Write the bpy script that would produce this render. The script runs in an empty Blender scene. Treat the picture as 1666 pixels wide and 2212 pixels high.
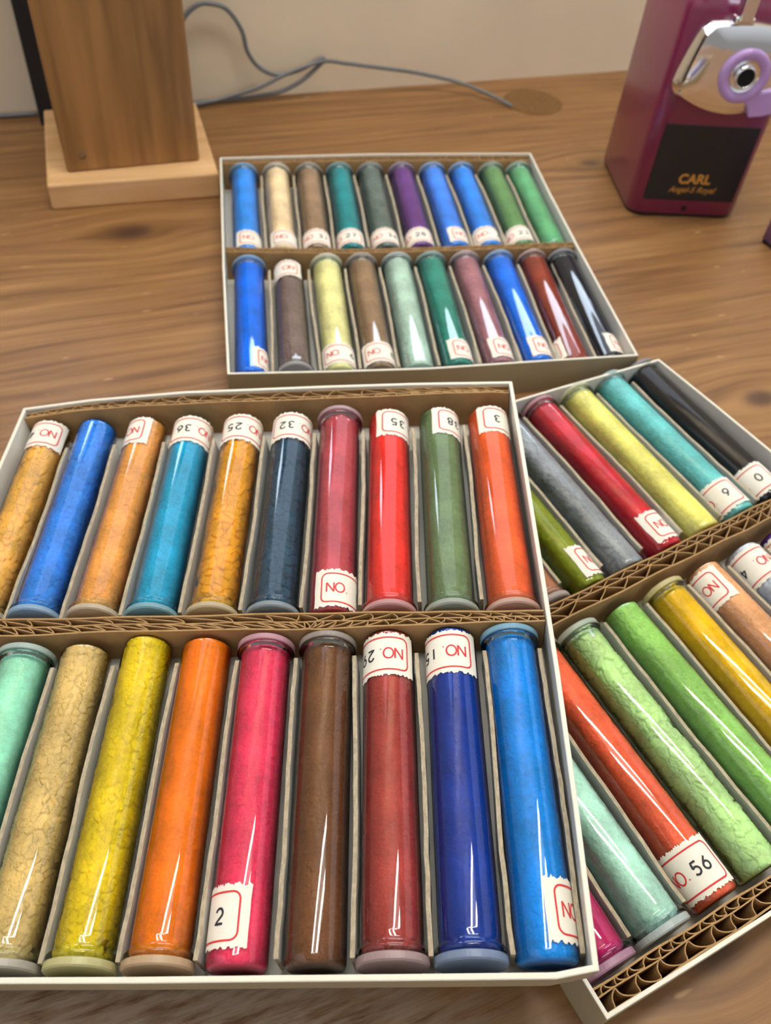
import bpy, bmesh, math, random
import numpy as np
from mathutils import Matrix, Vector

S = bpy.context.scene
C = S.collection
PI = math.pi
MM = 0.001

# ------------------------------------------------------------------ camera
cam = bpy.data.cameras.new('camera')
cam.sensor_fit = 'VERTICAL'; cam.sensor_height = 36.0; cam.sensor_width = 36.0*1666/2212
cam.lens = 1754.59/2212*36.0
cam.clip_start = 0.01; cam.clip_end = 30
cam.dof.use_dof = True; cam.dof.focus_distance = 0.290; cam.dof.aperture_fstop = cam.lens/2.1
cam_ob = bpy.data.objects.new('camera', cam); C.objects.link(cam_ob)
cam_ob.matrix_world = Matrix(((0.99511544, -0.09871809, 0, 0), (0.07367685, 0.74269033, -0.66556953, 0),
                              (0.06570375, 0.66231851, 0.74633585, 0.31911401), (0, 0, 0, 1)))
S.camera = cam_ob

# ------------------------------------------------------------------ view, world
S.view_settings.view_transform = 'Standard'; S.view_settings.look = 'None'
S.view_settings.gamma = 1.0; S.view_settings.use_curve_mapping = False
S.view_settings.exposure = 0.22
W = bpy.data.worlds.new('room_light'); S.world = W; W.use_nodes = True
W.node_tree.nodes['Background'].inputs[0].default_value = (0.88, 0.92, 1.0, 1)
W.node_tree.nodes['Background'].inputs[1].default_value = 0.92
_g = W.node_tree.nodes.new('ShaderNodeTexCoord'); _s = W.node_tree.nodes.new('ShaderNodeSeparateXYZ'); _r = W.node_tree.nodes.new('ShaderNodeValToRGB')
_r.color_ramp.elements[0].position = 0.0; _r.color_ramp.elements[0].color = (.26, .25, .24, 1)     # dim lower half of the room
_r.color_ramp.elements[1].position = 0.55; _r.color_ramp.elements[1].color = (.92, .95, 1.0, 1)
W.node_tree.links.new(_g.outputs['Generated'], _s.inputs[0]); W.node_tree.links.new(_s.outputs[2], _r.inputs[0])
W.node_tree.links.new(_r.outputs[0], W.node_tree.nodes['Background'].inputs[0])

CEIL = 1.60                       # ceiling height above the desk
LAMP_STRENGTH = 38.0
WINDOW_STRENGTH = 11.0
BLIND_STRENGTH = 1.6
WALL_P = (-0.365, 0.700); WALL_A = math.radians(23.4)
WU = Vector((math.cos(WALL_A), math.sin(WALL_A), 0)); WN = Vector((-WU.y, WU.x, 0))

# ------------------------------------------------------------------ helpers
def srgb(r, g, b):
    f = lambda c: (c/255/12.92) if c/255 <= 0.04045 else ((c/255+0.055)/1.055)**2.4
    return (f(r), f(g), f(b), 1.0)

def mat(name):
    m = bpy.data.materials.new(name); m.use_nodes = True
    nt = m.node_tree; nt.nodes.clear()
    out = nt.nodes.new('ShaderNodeOutputMaterial')
    return m, nt, out

def node(nt, t, **kw):
    n = nt.nodes.new(t)
    for k, v in kw.items():
        if k.startswith('i_'):
            n.inputs[int(k[2:])].default_value = v
        elif k.startswith('s_'):
            n.inputs[k[2:].replace('_', ' ')].default_value = v
        else: setattr(n, k, v)
    return n

def simple(name, col, rough=0.6, metal=0.0, bump=0.0, bscale=300.0, var=0.0, vscale=60.0, spec=0.5, coat=0.0, stretch=None):
    m, nt, out = mat(name)
    p = node(nt, 'ShaderNodeBsdfPrincipled')
    p.inputs['Base Color'].default_value = col; p.inputs['Roughness'].default_value = rough
    p.inputs['Metallic'].default_value = metal; p.inputs['Specular IOR Level'].default_value = spec
    p.inputs['Coat Weight'].default_value = coat
    nt.links.new(p.outputs[0], out.inputs[0])
    tc = node(nt, 'ShaderNodeTexCoord'); src = tc.outputs['Object']
    if stretch:
        mp = node(nt, 'ShaderNodeMapping'); mp.inputs['Scale'].default_value = stretch
        nt.links.new(src, mp.inputs[0]); src = mp.outputs[0]
    if var > 0:
        nz = node(nt, 'ShaderNodeTexNoise'); nz.inputs['Scale'].default_value = vscale; nz.inputs['Detail'].default_value = 5
        nt.links.new(src, nz.inputs['Vector'])
        hsv = node(nt, 'ShaderNodeHueSaturation'); hsv.inputs['Color'].default_value = col
        mr = node(nt, 'ShaderNodeMapRange'); mr.inputs[1].default_value = 0.3; mr.inputs[2].default_value = 0.7
        mr.inputs[3].default_value = 1-var; mr.inputs[4].default_value = 1+var
        nt.links.new(nz.outputs[0], mr.inputs[0]); nt.links.new(mr.outputs[0], hsv.inputs['Value'])
        nt.links.new(hsv.outputs[0], p.inputs['Base Color'])
    if bump > 0:
        nb = node(nt, 'ShaderNodeTexNoise'); nb.inputs['Scale'].default_value = bscale; nb.inputs['Detail'].default_value = 6
        nt.links.new(src, nb.inputs['Vector'])
        b = node(nt, 'ShaderNodeBump'); b.inputs['Strength'].default_value = bump; b.inputs['Distance'].default_value = 0.0006
        nt.links.new(nb.outputs[0], b.inputs['Height']); nt.links.new(b.outputs[0], p.inputs['Normal'])
    return m

def emit(name, col, s):
    m, nt, out = mat(name)
    e = node(nt, 'ShaderNodeEmission'); e.inputs[0].default_value = col; e.inputs[1].default_value = s
    nt.links.new(e.outputs[0], out.inputs[0]); return m

class MB:
    """collects faces for one mesh"""
    def __init__(self): self.v = []; self.f = []; self.mi = []
    def add(self, vs, fs, mi=0):
        o = len(self.v); self.v += [tuple(p) for p in vs]
        self.f += [tuple(i+o for i in f) for f in fs]; self.mi += [mi]*len(fs)
    def box(self, x0, x1, y0, y1, z0, z1, mi=0):
        self.add([(x0,y0,z0),(x1,y0,z0),(x1,y1,z0),(x0,y1,z0),(x0,y0,z1),(x1,y0,z1),(x1,y1,z1),(x0,y1,z1)],
                 [(0,3,2,1),(4,5,6,7),(0,1,5,4),(1,2,6,5),(2,3,7,6),(3,0,4,7)], mi)
    def lathe(self, prof, n=40, mi=0, axis='y', center=(0,0,0), cap0=False, cap1=False):
        vs = []; cx, cy, cz = center
        for (t, r) in prof:
            for k in range(n):
                a = 2*PI*k/n
                if axis == 'y': vs.append((cx+r*math.cos(a), cy+t, cz+r*math.sin(a)))
                else: vs.append((cx+r*math.cos(a), cy+r*math.sin(a), cz+t))
        fs = []
        for i in range(len(prof)-1):
            for k in range(n):
                k2 = (k+1) % n
                q = (i*n+k, i*n+k2, (i+1)*n+k2, (i+1)*n+k)
                fs.append(q if axis == 'z' else q[::-1])
        if cap0: fs.append(tuple(range(n)) if axis == 'y' else tuple(reversed(range(n))))
        if cap1:
            o = (len(prof)-1)*n
            fs.append(tuple(o+k for k in (reversed(range(n)) if axis == 'y' else range(n))))
        self.add(vs, fs, mi)
    def strip(self, pts, t, z0, z1, mi=0, closed=False):
        """upright ribbon of thickness t that follows the plan polyline pts"""
        n = len(pts); L = []; R = []
        for i in range(n):
            if closed: a = pts[(i-1) % n]; b = pts[(i+1) % n]
            else: a = pts[max(i-1, 0)]; b = pts[min(i+1, n-1)]
            dx, dy = b[0]-a[0], b[1]-a[1]; l = math.hypot(dx, dy) or 1
            nx, ny = -dy/l*t/2, dx/l*t/2
            L.append((pts[i][0]+nx, pts[i][1]+ny)); R.append((pts[i][0]-nx, pts[i][1]-ny))
        vs = []
        for i in range(n): vs += [(*L[i], z0), (*L[i], z1), (*R[i], z1), (*R[i], z0)]
        fs = []
        for i in range(n if closed else n-1):
            a = 4*i; b = 4*((i+1) % n)
            for k in range(4): fs.append((a+k, a+(k+1) % 4, b+(k+1) % 4, b+k))
        if not closed: fs += [(3,2,1,0), (4*(n-1), 4*(n-1)+1, 4*(n-1)+2, 4*(n-1)+3)]
        self.add(vs, fs, mi)
    def tube(self, pts, r, n=8, mi=0):
        vs = []; P = [Vector(p) for p in pts]; up = Vector((0,0,1))
        for i, p in enumerate(P):
            t = (P[min(i+1, len(P)-1)]-P[max(i-1, 0)]).normalized()
            s = t.cross(up)
            if s.length < 1e-4: s = t.cross(Vector((1,0,0)))
            s.normalize(); w = s.cross(t)
            for k in range(n):
                a = 2*PI*k/n; vs.append(p+s*(r*math.cos(a))+w*(r*math.sin(a)))
        fs = [(i*n+k, i*n+(k+1) % n, (i+1)*n+(k+1) % n, (i+1)*n+k) for i in range(len(P)-1) for k in range(n)]
        fs += [tuple(reversed(range(n))), tuple((len(P)-1)*n+k for k in range(n))]
        self.add(vs, fs, mi)
    def build(self, name, mats, parent=None, smooth=False, bevel=0.0, segs=2, mw=None, fixn=True):
        me = bpy.data.meshes.new(name); me.from_pydata(self.v, [], self.f)
        ms = mats if isinstance(mats, (list, tuple)) else [mats]
        for m in ms: me.materials.append(m)
        if len(ms) > 1: me.polygons.foreach_set('material_index', self.mi)
        if fixn:
            bm = bmesh.new(); bm.from_mesh(me); bmesh.ops.recalc_face_normals(bm, faces=bm.faces); bm.to_mesh(me); bm.free()
        if smooth: me.polygons.foreach_set('use_smooth', [True]*len(me.polygons))
        o = bpy.data.objects.new(name, me); C.objects.link(o)
        if mw is not None: o.matrix_world = mw
        if parent is not None: o.parent = parent
        if bevel > 0:
            b = o.modifiers.new('bevel', 'BEVEL'); b.width = bevel; b.segments = segs; b.limit_method = 'ANGLE'; b.angle_limit = 0.6
        return o

def thing(name, label, cat, mw=None, group=None):
    o = bpy.data.objects.new(name, None); C.objects.link(o); o.empty_display_size = 0.01
    if mw is not None: o.matrix_world = mw
    o['label'] = label; o['category'] = cat
    if group: o['group'] = group
    return o

def tag(o, label, cat, group=None):
    o['label'] = label; o['category'] = cat
    if group: o['group'] = group
    return o

def struct(o): o['kind'] = 'structure'; return o

def rot_frame(x, y, deg, z=0.0):
    return Matrix.Translation((x, y, z)) @ Matrix.Rotation(math.radians(deg), 4, 'Z')

def spline(pts, n=8, closed=False):
    out = []; P = [Vector(p) for p in pts]; N = len(P)
    rng = range(N) if closed else range(N-1)
    for i in rng:
        p0 = P[(i-1) % N] if closed or i > 0 else P[i]*2-P[i+1]
        p1 = P[i]; p2 = P[(i+1) % N]
        p3 = P[(i+2) % N] if closed or i+2 < N else P[i+1]*2-P[i]
        for k in range(n):
            t = k/n
            out.append(0.5*((2*p1)+(p2-p0)*t+(2*p0-5*p1+4*p2-p3)*t*t+(3*p1-p0-3*p2+p3)*t**3))
    if not closed: out.append(P[-1])
    return out

# ------------------------------------------------------------------ wood
def wood_table():
    m, nt, out = mat('desk_wood'); L = nt.links.new
    p = node(nt, 'ShaderNodeBsdfPrincipled'); L(p.outputs[0], out.inputs[0])
    tc = node(nt, 'ShaderNodeTexCoord')
    mp = node(nt, 'ShaderNodeMapping', vector_type='POINT'); mp.inputs['Rotation'].default_value = (0, 0, -math.radians(24))
    L(tc.outputs['Object'], mp.inputs[0])
    sep = node(nt, 'ShaderNodeSeparateXYZ'); L(mp.outputs[0], sep.inputs[0])
    def math_(op, a, b=None, c=None):
        n = node(nt, 'ShaderNodeMath', operation=op)
        for i, v in enumerate((a, b, c)):
            if v is None: continue
            if isinstance(v, (int, float)): n.inputs[i].default_value = v
            else: L(v, n.inputs[i])
        return n.outputs[0]
    U, V = sep.outputs[0], sep.outputs[1]
    ca, sa = math.cos(math.radians(24)), math.sin(math.radians(24))
    knots = [(-.204,.532,.012,1.),(.1493,.719,.009,.8),(.2288,.4117,.012,1.),(.133,.0891,.013,1.),(-.345,.47,.008,.6),(.262,.30,.009,.8)]
    warp = None; dark = None
    for kx, ky, r, s in knots:
        ku = kx*ca+ky*sa; kv = -kx*sa+ky*ca
        du = math_('MULTIPLY', math_('SUBTRACT', U, ku), 0.62)
        dv = math_('SUBTRACT', V, kv)
        d2 = math_('ADD', math_('MULTIPLY', du, du), math_('MULTIPLY', dv, dv))
        g = math_('EXPONENT', math_('MULTIPLY', d2, -1/(2*(r*1.9)**2)))
        side = math_('MULTIPLY', math_('MULTIPLY', dv, g), 0.9)
        warp = side if warp is None else math_('ADD', warp, side)
        k = math_('MULTIPLY', math_('EXPONENT', math_('MULTIPLY', math_('POWER', math_('MULTIPLY', d2, 1/(r*.62)**2), 1.6), -0.7)), s)
        dark = k if dark is None else math_('ADD', dark, k)
    # slow waviness of the grain
    comb = node(nt, 'ShaderNodeCombineXYZ'); L(math_('MULTIPLY', U, 2.2), comb.inputs[0]); L(math_('MULTIPLY', V, 6.0), comb.inputs[1])
    nz = node(nt, 'ShaderNodeTexNoise'); nz.inputs['Scale'].default_value = 1.6; nz.inputs['Detail'].default_value = 2; L(comb.outputs[0], nz.inputs['Vector'])
    v2 = math_('ADD', math_('SUBTRACT', V, warp), math_('MULTIPLY', nz.outputs[0], 0.022))
    comb2 = node(nt, 'ShaderNodeCombineXYZ'); L(math_('MULTIPLY', U, 0.045), comb2.inputs[0]); L(v2, comb2.inputs[1])
    rings = node(nt, 'ShaderNodeTexNoise'); rings.inputs['Scale'].default_value = 150; rings.inputs['Detail'].default_value = 3; rings.inputs['Roughness'].default_value = .55
    L(comb2.outputs[0], rings.inputs['Vector'])
    comb3 = node(nt, 'ShaderNodeCombineXYZ'); L(math_('MULTIPLY', U, 0.03), comb3.inputs[0]); L(v2, comb3.inputs[1])
    fine = node(nt, 'ShaderNodeTexNoise'); fine.inputs['Scale'].default_value = 900; fine.inputs['Detail'].default_value = 3; L(comb3.outputs[0], fine.inputs['Vector'])
    broad = node(nt, 'ShaderNodeTexNoise'); broad.inputs['Scale'].default_value = 9; broad.inputs['Detail'].default_value = 3
    comb4 = node(nt, 'ShaderNodeCombineXYZ'); L(math_('MULTIPLY', U, 0.5), comb4.inputs[0]); L(math_('MULTIPLY', V, 1.6), comb4.inputs[1]); L(comb4.outputs[0], broad.inputs['Vector'])
    cr = node(nt, 'ShaderNodeValToRGB'); e = cr.color_ramp.elements
    e[0].position = .33; e[0].color = srgb(104, 70, 39); e[1].position = .68; e[1].color = srgb(160, 119, 73)
    x = cr.color_ramp.elements.new(.5); x.color = srgb(137, 98, 58)
    mixv = math_('ADD', math_('MULTIPLY', rings.outputs[0], 0.72), math_('ADD', math_('MULTIPLY', broad.outputs[0], 0.18), math_('MULTIPLY', fine.outputs[0], .10)))
    L(mixv, cr.inputs[0])
    # pale scuffs scattered along the grain
    sc = node(nt, 'ShaderNodeTexNoise'); sc.inputs['Scale'].default_value = 75; sc.inputs['Detail'].default_value = 1
    comb5 = node(nt, 'ShaderNodeCombineXYZ'); L(math_('MULTIPLY', U, 0.8), comb5.inputs[0]); L(math_('MULTIPLY', V, 2.6), comb5.inputs[1]); L(comb5.outputs[0], sc.inputs['Vector'])
    scm = node(nt, 'ShaderNodeMapRange'); scm.inputs[1].default_value = .72; scm.inputs[2].default_value = .80; scm.inputs[3].default_value = 0; scm.inputs[4].default_value = .55; L(sc.outputs[0], scm.inputs[0])
    mx1 = node(nt, 'ShaderNodeMix', data_type='RGBA'); L(scm.outputs[0], mx1.inputs[0]); L(cr.outputs[0], mx1.inputs[6]); mx1.inputs[7].default_value = srgb(205, 165, 115)
    # knots
    dk = node(nt, 'ShaderNodeClamp'); L(dark, dk.inputs[0])
    mx2 = node(nt, 'ShaderNodeMix', data_type='RGBA'); L(math_('MULTIPLY', dk.outputs[0], .85), mx2.inputs[0]); L(mx1.outputs[2], mx2.inputs[6]); mx2.inputs[7].default_value = srgb(62, 40, 34)
    # worn, greyed and chipped strip along the near edge of the desk
    wn = node(nt, 'ShaderNodeTexNoise'); wn.inputs['Scale'].default_value = 14; wn.inputs['Detail'].default_value = 4; L(mp.outputs[0], wn.inputs['Vector'])
    so = node(nt, 'ShaderNodeSeparateXYZ'); L(tc.outputs['Object'], so.inputs[0])
    edge = math_('ADD', math_('ADD', so.outputs[1], math_('MULTIPLY', so.outputs[0], .55)), math_('MULTIPLY', wn.outputs[0], .10))
    em = node(nt, 'ShaderNodeMapRange'); em.inputs[1].default_value = .165; em.inputs[2].default_value = .10; em.inputs[3].default_value = 0; em.inputs[4].default_value = .72; L(edge, em.inputs[0])
    chips = node(nt, 'ShaderNodeTexNoise'); chips.inputs['Scale'].default_value = 330; chips.inputs['Detail'].default_value = 7; chips.inputs['Roughness'].default_value = .65
    comb6 = node(nt, 'ShaderNodeCombineXYZ'); L(math_('MULTIPLY', U, 0.16), comb6.inputs[0]); L(V, comb6.inputs[1]); L(comb6.outputs[0], chips.inputs['Vector'])
    cc = node(nt, 'ShaderNodeValToRGB'); e = cc.color_ramp.elements
    e[0].position = .36; e[0].color = srgb(112, 86, 64); e[1].position = .58; e[1].color = srgb(178, 160, 140)
    x = cc.color_ramp.elements.new(.44); x.color = srgb(150, 126, 102); L(chips.outputs[0], cc.inputs[0])
    mx3 = node(nt, 'ShaderNodeMix', data_type='RGBA'); L(em.outputs[0], mx3.inputs[0]); L(mx2.outputs[2], mx3.inputs[6]); L(cc.outputs[0], mx3.inputs[7])
    L(mx3.outputs[2], p.inputs['Base Color'])
    p.inputs['Roughness'].default_value = .42; p.inputs['Specular IOR Level'].default_value = .45
    b = node(nt, 'ShaderNodeBump'); b.inputs['Strength'].default_value = .35; b.inputs['Distance'].default_value = .0005
    L(math_('ADD', rings.outputs[0], math_('MULTIPLY', fine.outputs[0], .5)), b.inputs['Height']); L(b.outputs[0], p.inputs['Normal'])
    return m

def wood_plain(name, c0, c1, scale=(3, 60, 3), ns=2.0, rough=.5):
    m, nt, out = mat(name); L = nt.links.new
    p = node(nt, 'ShaderNodeBsdfPrincipled'); L(p.outputs[0], out.inputs[0]); p.inputs['Roughness'].default_value = rough
    tc = node(nt, 'ShaderNodeTexCoord'); mp = node(nt, 'ShaderNodeMapping'); mp.inputs['Scale'].default_value = scale; L(tc.outputs['Object'], mp.inputs[0])
    nz = node(nt, 'ShaderNodeTexNoise'); nz.inputs['Scale'].default_value = ns; nz.inputs['Detail'].default_value = 5; nz.inputs['Distortion'].default_value = .4; L(mp.outputs[0], nz.inputs['Vector'])
    cr = node(nt, 'ShaderNodeValToRGB'); e = cr.color_ramp.elements; e[0].position = .35; e[0].color = c0; e[1].position = .65; e[1].color = c1
    L(nz.outputs[0], cr.inputs[0]); L(cr.outputs[0], p.inputs['Base Color'])
    return m

# ------------------------------------------------------------------ materials
M_desk = wood_table()
M_wall = simple('plaster_wall', srgb(236, 221, 194), .85, bump=.9, bscale=26, var=.05, vscale=8)
M_ceiling = simple('ceiling_paint', srgb(232, 228, 220), .9)
M_frame = simple('window_frame_paint', srgb(215, 210, 200), .6)
M_pane = emit('daylight_pane', (0.72, 0.85, 1.0, 1), WINDOW_STRENGTH)
M_blind = emit('backlit_blind', (0.86, 0.90, 1.0, 1), BLIND_STRENGTH)
M_lamp = emit('lamp_tube_light', (1.0, 0.97, 0.90, 1), LAMP_STRENGTH)
M_metal_white = simple('lamp_housing', srgb(225, 225, 222), .5)
M_board = simple('cream_card', srgb(166, 151, 120), .75, bump=.15, bscale=900, var=.03, vscale=40)
M_board_in = simple('tray_lining', srgb(205, 203, 195), .8, var=.03, vscale=50)
M_rim = simple('cream_rim', srgb(232, 226, 208), .7)
M_div = simple('white_divider_card', srgb(205, 204, 198), .75, var=.03, vscale=60)
M_divedge = simple('chipboard_edge', srgb(178, 164, 138), .95, bump=.8, bscale=2600, var=.22, vscale=900, stretch=(1, .35, 1))
M_kraft = simple('corrugated_kraft', srgb(168, 132, 86), .9, bump=.3, bscale=1500, var=.10, vscale=160)
M_paper = simple('label_paper', srgb(238, 232, 216), .8, bump=.1, bscale=1500, var=.02, vscale=200)
M_red = simple('label_red_ink', srgb(205, 52, 52), .7)
M_black = simple('label_black_ink', srgb(38, 38, 44), .7)

def glass_mat(name, tint, rough=0.0):
    m, nt, out = mat(name); L = nt.links.new
    tr = node(nt, 'ShaderNodeBsdfTransparent'); tr.inputs[0].default_value = tint
    gl = node(nt, 'ShaderNodeBsdfGlossy'); gl.inputs['Roughness'].default_value = rough; gl.inputs[0].default_value = (1, 1, 1, 1)
    fr = node(nt, 'ShaderNodeFresnel'); fr.inputs[0].default_value = 1.55
    mx = node(nt, 'ShaderNodeMixShader'); L(fr.outputs[0], mx.inputs[0]); L(tr.outputs[0], mx.inputs[1]); L(gl.outputs[0], mx.inputs[2])
    L(mx.outputs[0], out.inputs[0]); return m
M_glass = glass_mat('clear_glass', (.99, .995, .99, 1), .02)
M_glass_rim = glass_mat('thick_glass_lip', (.90, .94, .93, 1), .03)

_pig = {}
def pigment_mat(col, gain=1.3):
    if (col, gain) in _pig: return _pig[(col, gain)]
    m, nt, out = mat('pigment_powder'); L = nt.links.new
    p = node(nt, 'ShaderNodeBsdfPrincipled'); L(p.outputs[0], out.inputs[0]); p.inputs['Roughness'].default_value = .9
    p.inputs['Specular IOR Level'].default_value = .15
    c = srgb(*col); g = min(gain, .95/max(c[:3])); c = tuple(v*g+.003 for v in c[:3])+(1,)
    tc = node(nt, 'ShaderNodeTexCoord')
    nz = node(nt, 'ShaderNodeTexNoise'); nz.inputs['Scale'].default_value = 420; nz.inputs['Detail'].default_value = 8; nz.inputs['Roughness'].default_value = .78
    L(tc.outputs['Object'], nz.inputs['Vector'])
    n2 = node(nt, 'ShaderNodeTexNoise'); n2.inputs['Scale'].default_value = 70; n2.inputs['Detail'].default_value = 3; L(tc.outputs['Object'], n2.inputs['Vector'])
    ad = node(nt, 'ShaderNodeMath', operation='ADD'); L(nz.outputs[0], ad.inputs[0]); L(n2.outputs[0], ad.inputs[1])
    mr = node(nt, 'ShaderNodeMapRange'); mr.inputs[1].default_value = .7; mr.inputs[2].default_value = 1.3; mr.inputs[3].default_value = .70; mr.inputs[4].default_value = 1.18; L(ad.outputs[0], mr.inputs[0])
    hs = node(nt, 'ShaderNodeHueSaturation'); hs.inputs['Color'].default_value = c; L(mr.outputs[0], hs.inputs['Value']); L(hs.outputs[0], p.inputs['Base Color'])
    fb = node(nt, 'ShaderNodeTexNoise'); fb.inputs['Scale'].default_value = 650; fb.inputs['Detail'].default_value = 8; fb.inputs['Roughness'].default_value = .72; L(tc.outputs['Object'], fb.inputs['Vector'])
    b = node(nt, 'ShaderNodeBump'); b.inputs['Strength'].default_value = .55; b.inputs['Distance'].default_value = .0005; L(fb.outputs[0], b.inputs['Height']); L(b.outputs[0], p.inputs['Normal'])
    _pig[(col, gain)] = m; return m

_cap = {}
def cap_mat(col):
    c = tuple(int(196*.70+v*.30) for v in col)
    if c in _cap: return _cap[c]
    m, nt, out = mat('stopper_plastic'); L = nt.links.new
    p = node(nt, 'ShaderNodeBsdfPrincipled'); p.inputs['Base Color'].default_value = srgb(*c); p.inputs['Roughness'].default_value = .35
    tr = node(nt, 'ShaderNodeBsdfTransparent'); tr.inputs[0].default_value = (.9, .9, .9, 1)
    mx = node(nt, 'ShaderNodeMixShader'); mx.inputs[0].default_value = .68; L(tr.outputs[0], mx.inputs[1]); L(p.outputs[0], mx.inputs[2]); L(mx.outputs[0], out.inputs[0])
    _cap[c] = m; return m

# ------------------------------------------------------------------ setting
def desk():
    # desktop slab, its far edge against the wall
    a = Vector((WALL_P[0], WALL_P[1], 0)); 
    P = [a-WU*.9, a+WU*1.5, a+WU*1.5-WN*1.05, a-WU*.9-WN*1.05]
    m = MB(); m.add([(p.x, p.y, -.03) for p in P]+[(p.x, p.y, 0) for p in P], [(0,3,2,1),(4,5,6,7),(0,1,5,4),(1,2,6,5),(2,3,7,6),(3,0,4,7)])
    o = m.build('wooden_desk', M_desk)
    tag(o, 'worn brown pine desktop with dark knots carrying the boxes and sharpener', 'desk')
desk()

WF = Matrix(((WU.x, WN.x, 0, WALL_P[0]), (WU.y, WN.y, 0, WALL_P[1]), (0, 0, 1, 0), (0, 0, 0, 1)))   # wall frame: x along, y into the wall, z up
WIN = (-.10, .86, .335, 1.15); SILL = .465        # window opening x0,x1,z0,z1 in the wall frame
m = MB(); x0, x1, z0, z1 = WIN
m.box(-1.2, 1.8, 0, .12, -.75, z0); m.box(-1.2, 1.8, 0, .12, z1, CEIL+.02); m.box(-1.2, x0, 0, .12, z0, z1); m.box(x1, 1.8, 0, .12, z0, z1)
struct(m.build('wall_back', M_wall, mw=WF))
m = MB(); m.box(x0, x1, .050, .054, SILL, z1); blind = m.build('window_blind', M_blind, None, mw=WF)
m = MB(); m.box(x0, x1, .055, .062, z0, SILL); win = struct(m.build('window_1', M_pane, mw=WF))
m = MB(); m.box(x0, x1, .03, .05, z0, z0+.008); m.box(x0, x1, .03, .05, z1-.008, z1); m.box(x0, x0+.008, .03, .05, z0, z1); m.box(x1-.008, x1, .03, .05, z0, z1)
m.build('window_frame', M_frame, win); blind.parent = win; blind.matrix_parent_inverse = win.matrix_world.inverted()
m = MB(); m.box(-1.2, 1.8, -2.4, .12, CEIL, CEIL+.05); struct(m.build('ceiling', M_ceiling, mw=WF))

# twin-tube ceiling lamp above the desk
LAMP = rot_frame(.06, .425, 22, CEIL-.09)
t = thing('ceiling_lamp', 'white twin tube lamp hanging on the ceiling above the desk', 'lamp', LAMP)
m = MB(); m.box(-.62, .62, -.11, .11, .055, .09); m.build('lamp_housing', M_metal_white, t, bevel=.004)
for yy in (-.062, .062):
    m = MB(); m.tube([(-.52, yy, .028), (.59, yy, .028)], .017, 12); m.build('lamp_tube', M_lamp, t, smooth=False)

# ------------------------------------------------------------------ trays
def frame(Mx, o): return Matrix(((Mx[0][0], Mx[0][1], Mx[0][2], o[0]), (Mx[1][0], Mx[1][1], Mx[1][2], o[1]), (Mx[2][0], Mx[2][1], Mx[2][2], o[2]), (0, 0, 0, 1)))
FR_F = frame(((0.97555639, -0.21974923, 0), (0.21974923, 0.97555639, 0), (0, 0, 1)), (-0.09743161, 0.35697379, 0))
FR_R = frame(((0.84777822, -0.53035092, 0), (0.53035092, 0.84777822, 0), (0, 0, 1)), (0.08601562, 0.05642048, 0))
FR_A = frame(((0.98718724, -0.07388458, -0.14142988), (0.07214935, 0.99724266, -0.01736508), (0.14232293, 0.00693852, 0.98979596)), (-0.16910923, 0.04362044, 0.00286904))
HT = 0.0234

def tray(fr, label, rim, name='cardboard_tray', splay=0.0, wall=1.5):
    """rim: closed list of the outer rim points (mm); walls 1.5 mm thick"""
    t = thing(name, label, 'box', fr, 'trays of pigment vials')
    pts = [(x*MM, y*MM) for x, y in rim]
    ins = []
    n = len(pts); area = sum(pts[i][0]*pts[(i+1) % n][1]-pts[(i+1) % n][0]*pts[i][1] for i in range(n))
    sg = 1 if area > 0 else -1
    for i in range(n):
        a, p, b = pts[i-1], pts[i], pts[(i+1) % n]
        def nrm(q, r):
            dx, dy = r[0]-q[0], r[1]-q[1]; l = math.hypot(dx, dy); return (-dy/l*sg, dx/l*sg)
        n1, n2 = nrm(a, p), nrm(p, b); bx, by = n1[0]+n2[0], n1[1]+n2[1]; l2 = (bx*bx+by*by)/2
        ins.append((p[0]+bx/l2*wall*MM, p[1]+by/l2*wall*MM))
    m = MB(); vs = []; fs = []; mi = []
    for i in range(n):
        o_, q = pts[i], ins[i]
        sp = splay*MM if o_[1] < .004 else 0.0
        vs += [(o_[0], o_[1]+sp, 0), (*o_, HT-.0003), (o_[0]*.85+q[0]*.15, o_[1]*.85+q[1]*.15, HT), (o_[0]*.15+q[0]*.85, o_[1]*.15+q[1]*.85, HT), (*q, HT-.0003), (q[0], q[1]+sp*.95, .001)]
    for i in range(n):
        a = 6*i; b = 6*((i+1) % n)
        for k in range(5):
            fs.append((a+k, b+k, b+k+1, a+k+1)); mi.append(0 if k == 0 else (2 if k in (1, 2, 3) else 1))
    fs.append(tuple(6*i+5 for i in range(n))); mi.append(1)
    fs.append(tuple(6*i for i in reversed(range(n)))); mi.append(0)
    m.v = vs; m.f = fs; m.mi = mi
    m.build('tray_shell', [M_board, M_board_in, M_rim], t)
    return t

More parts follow.
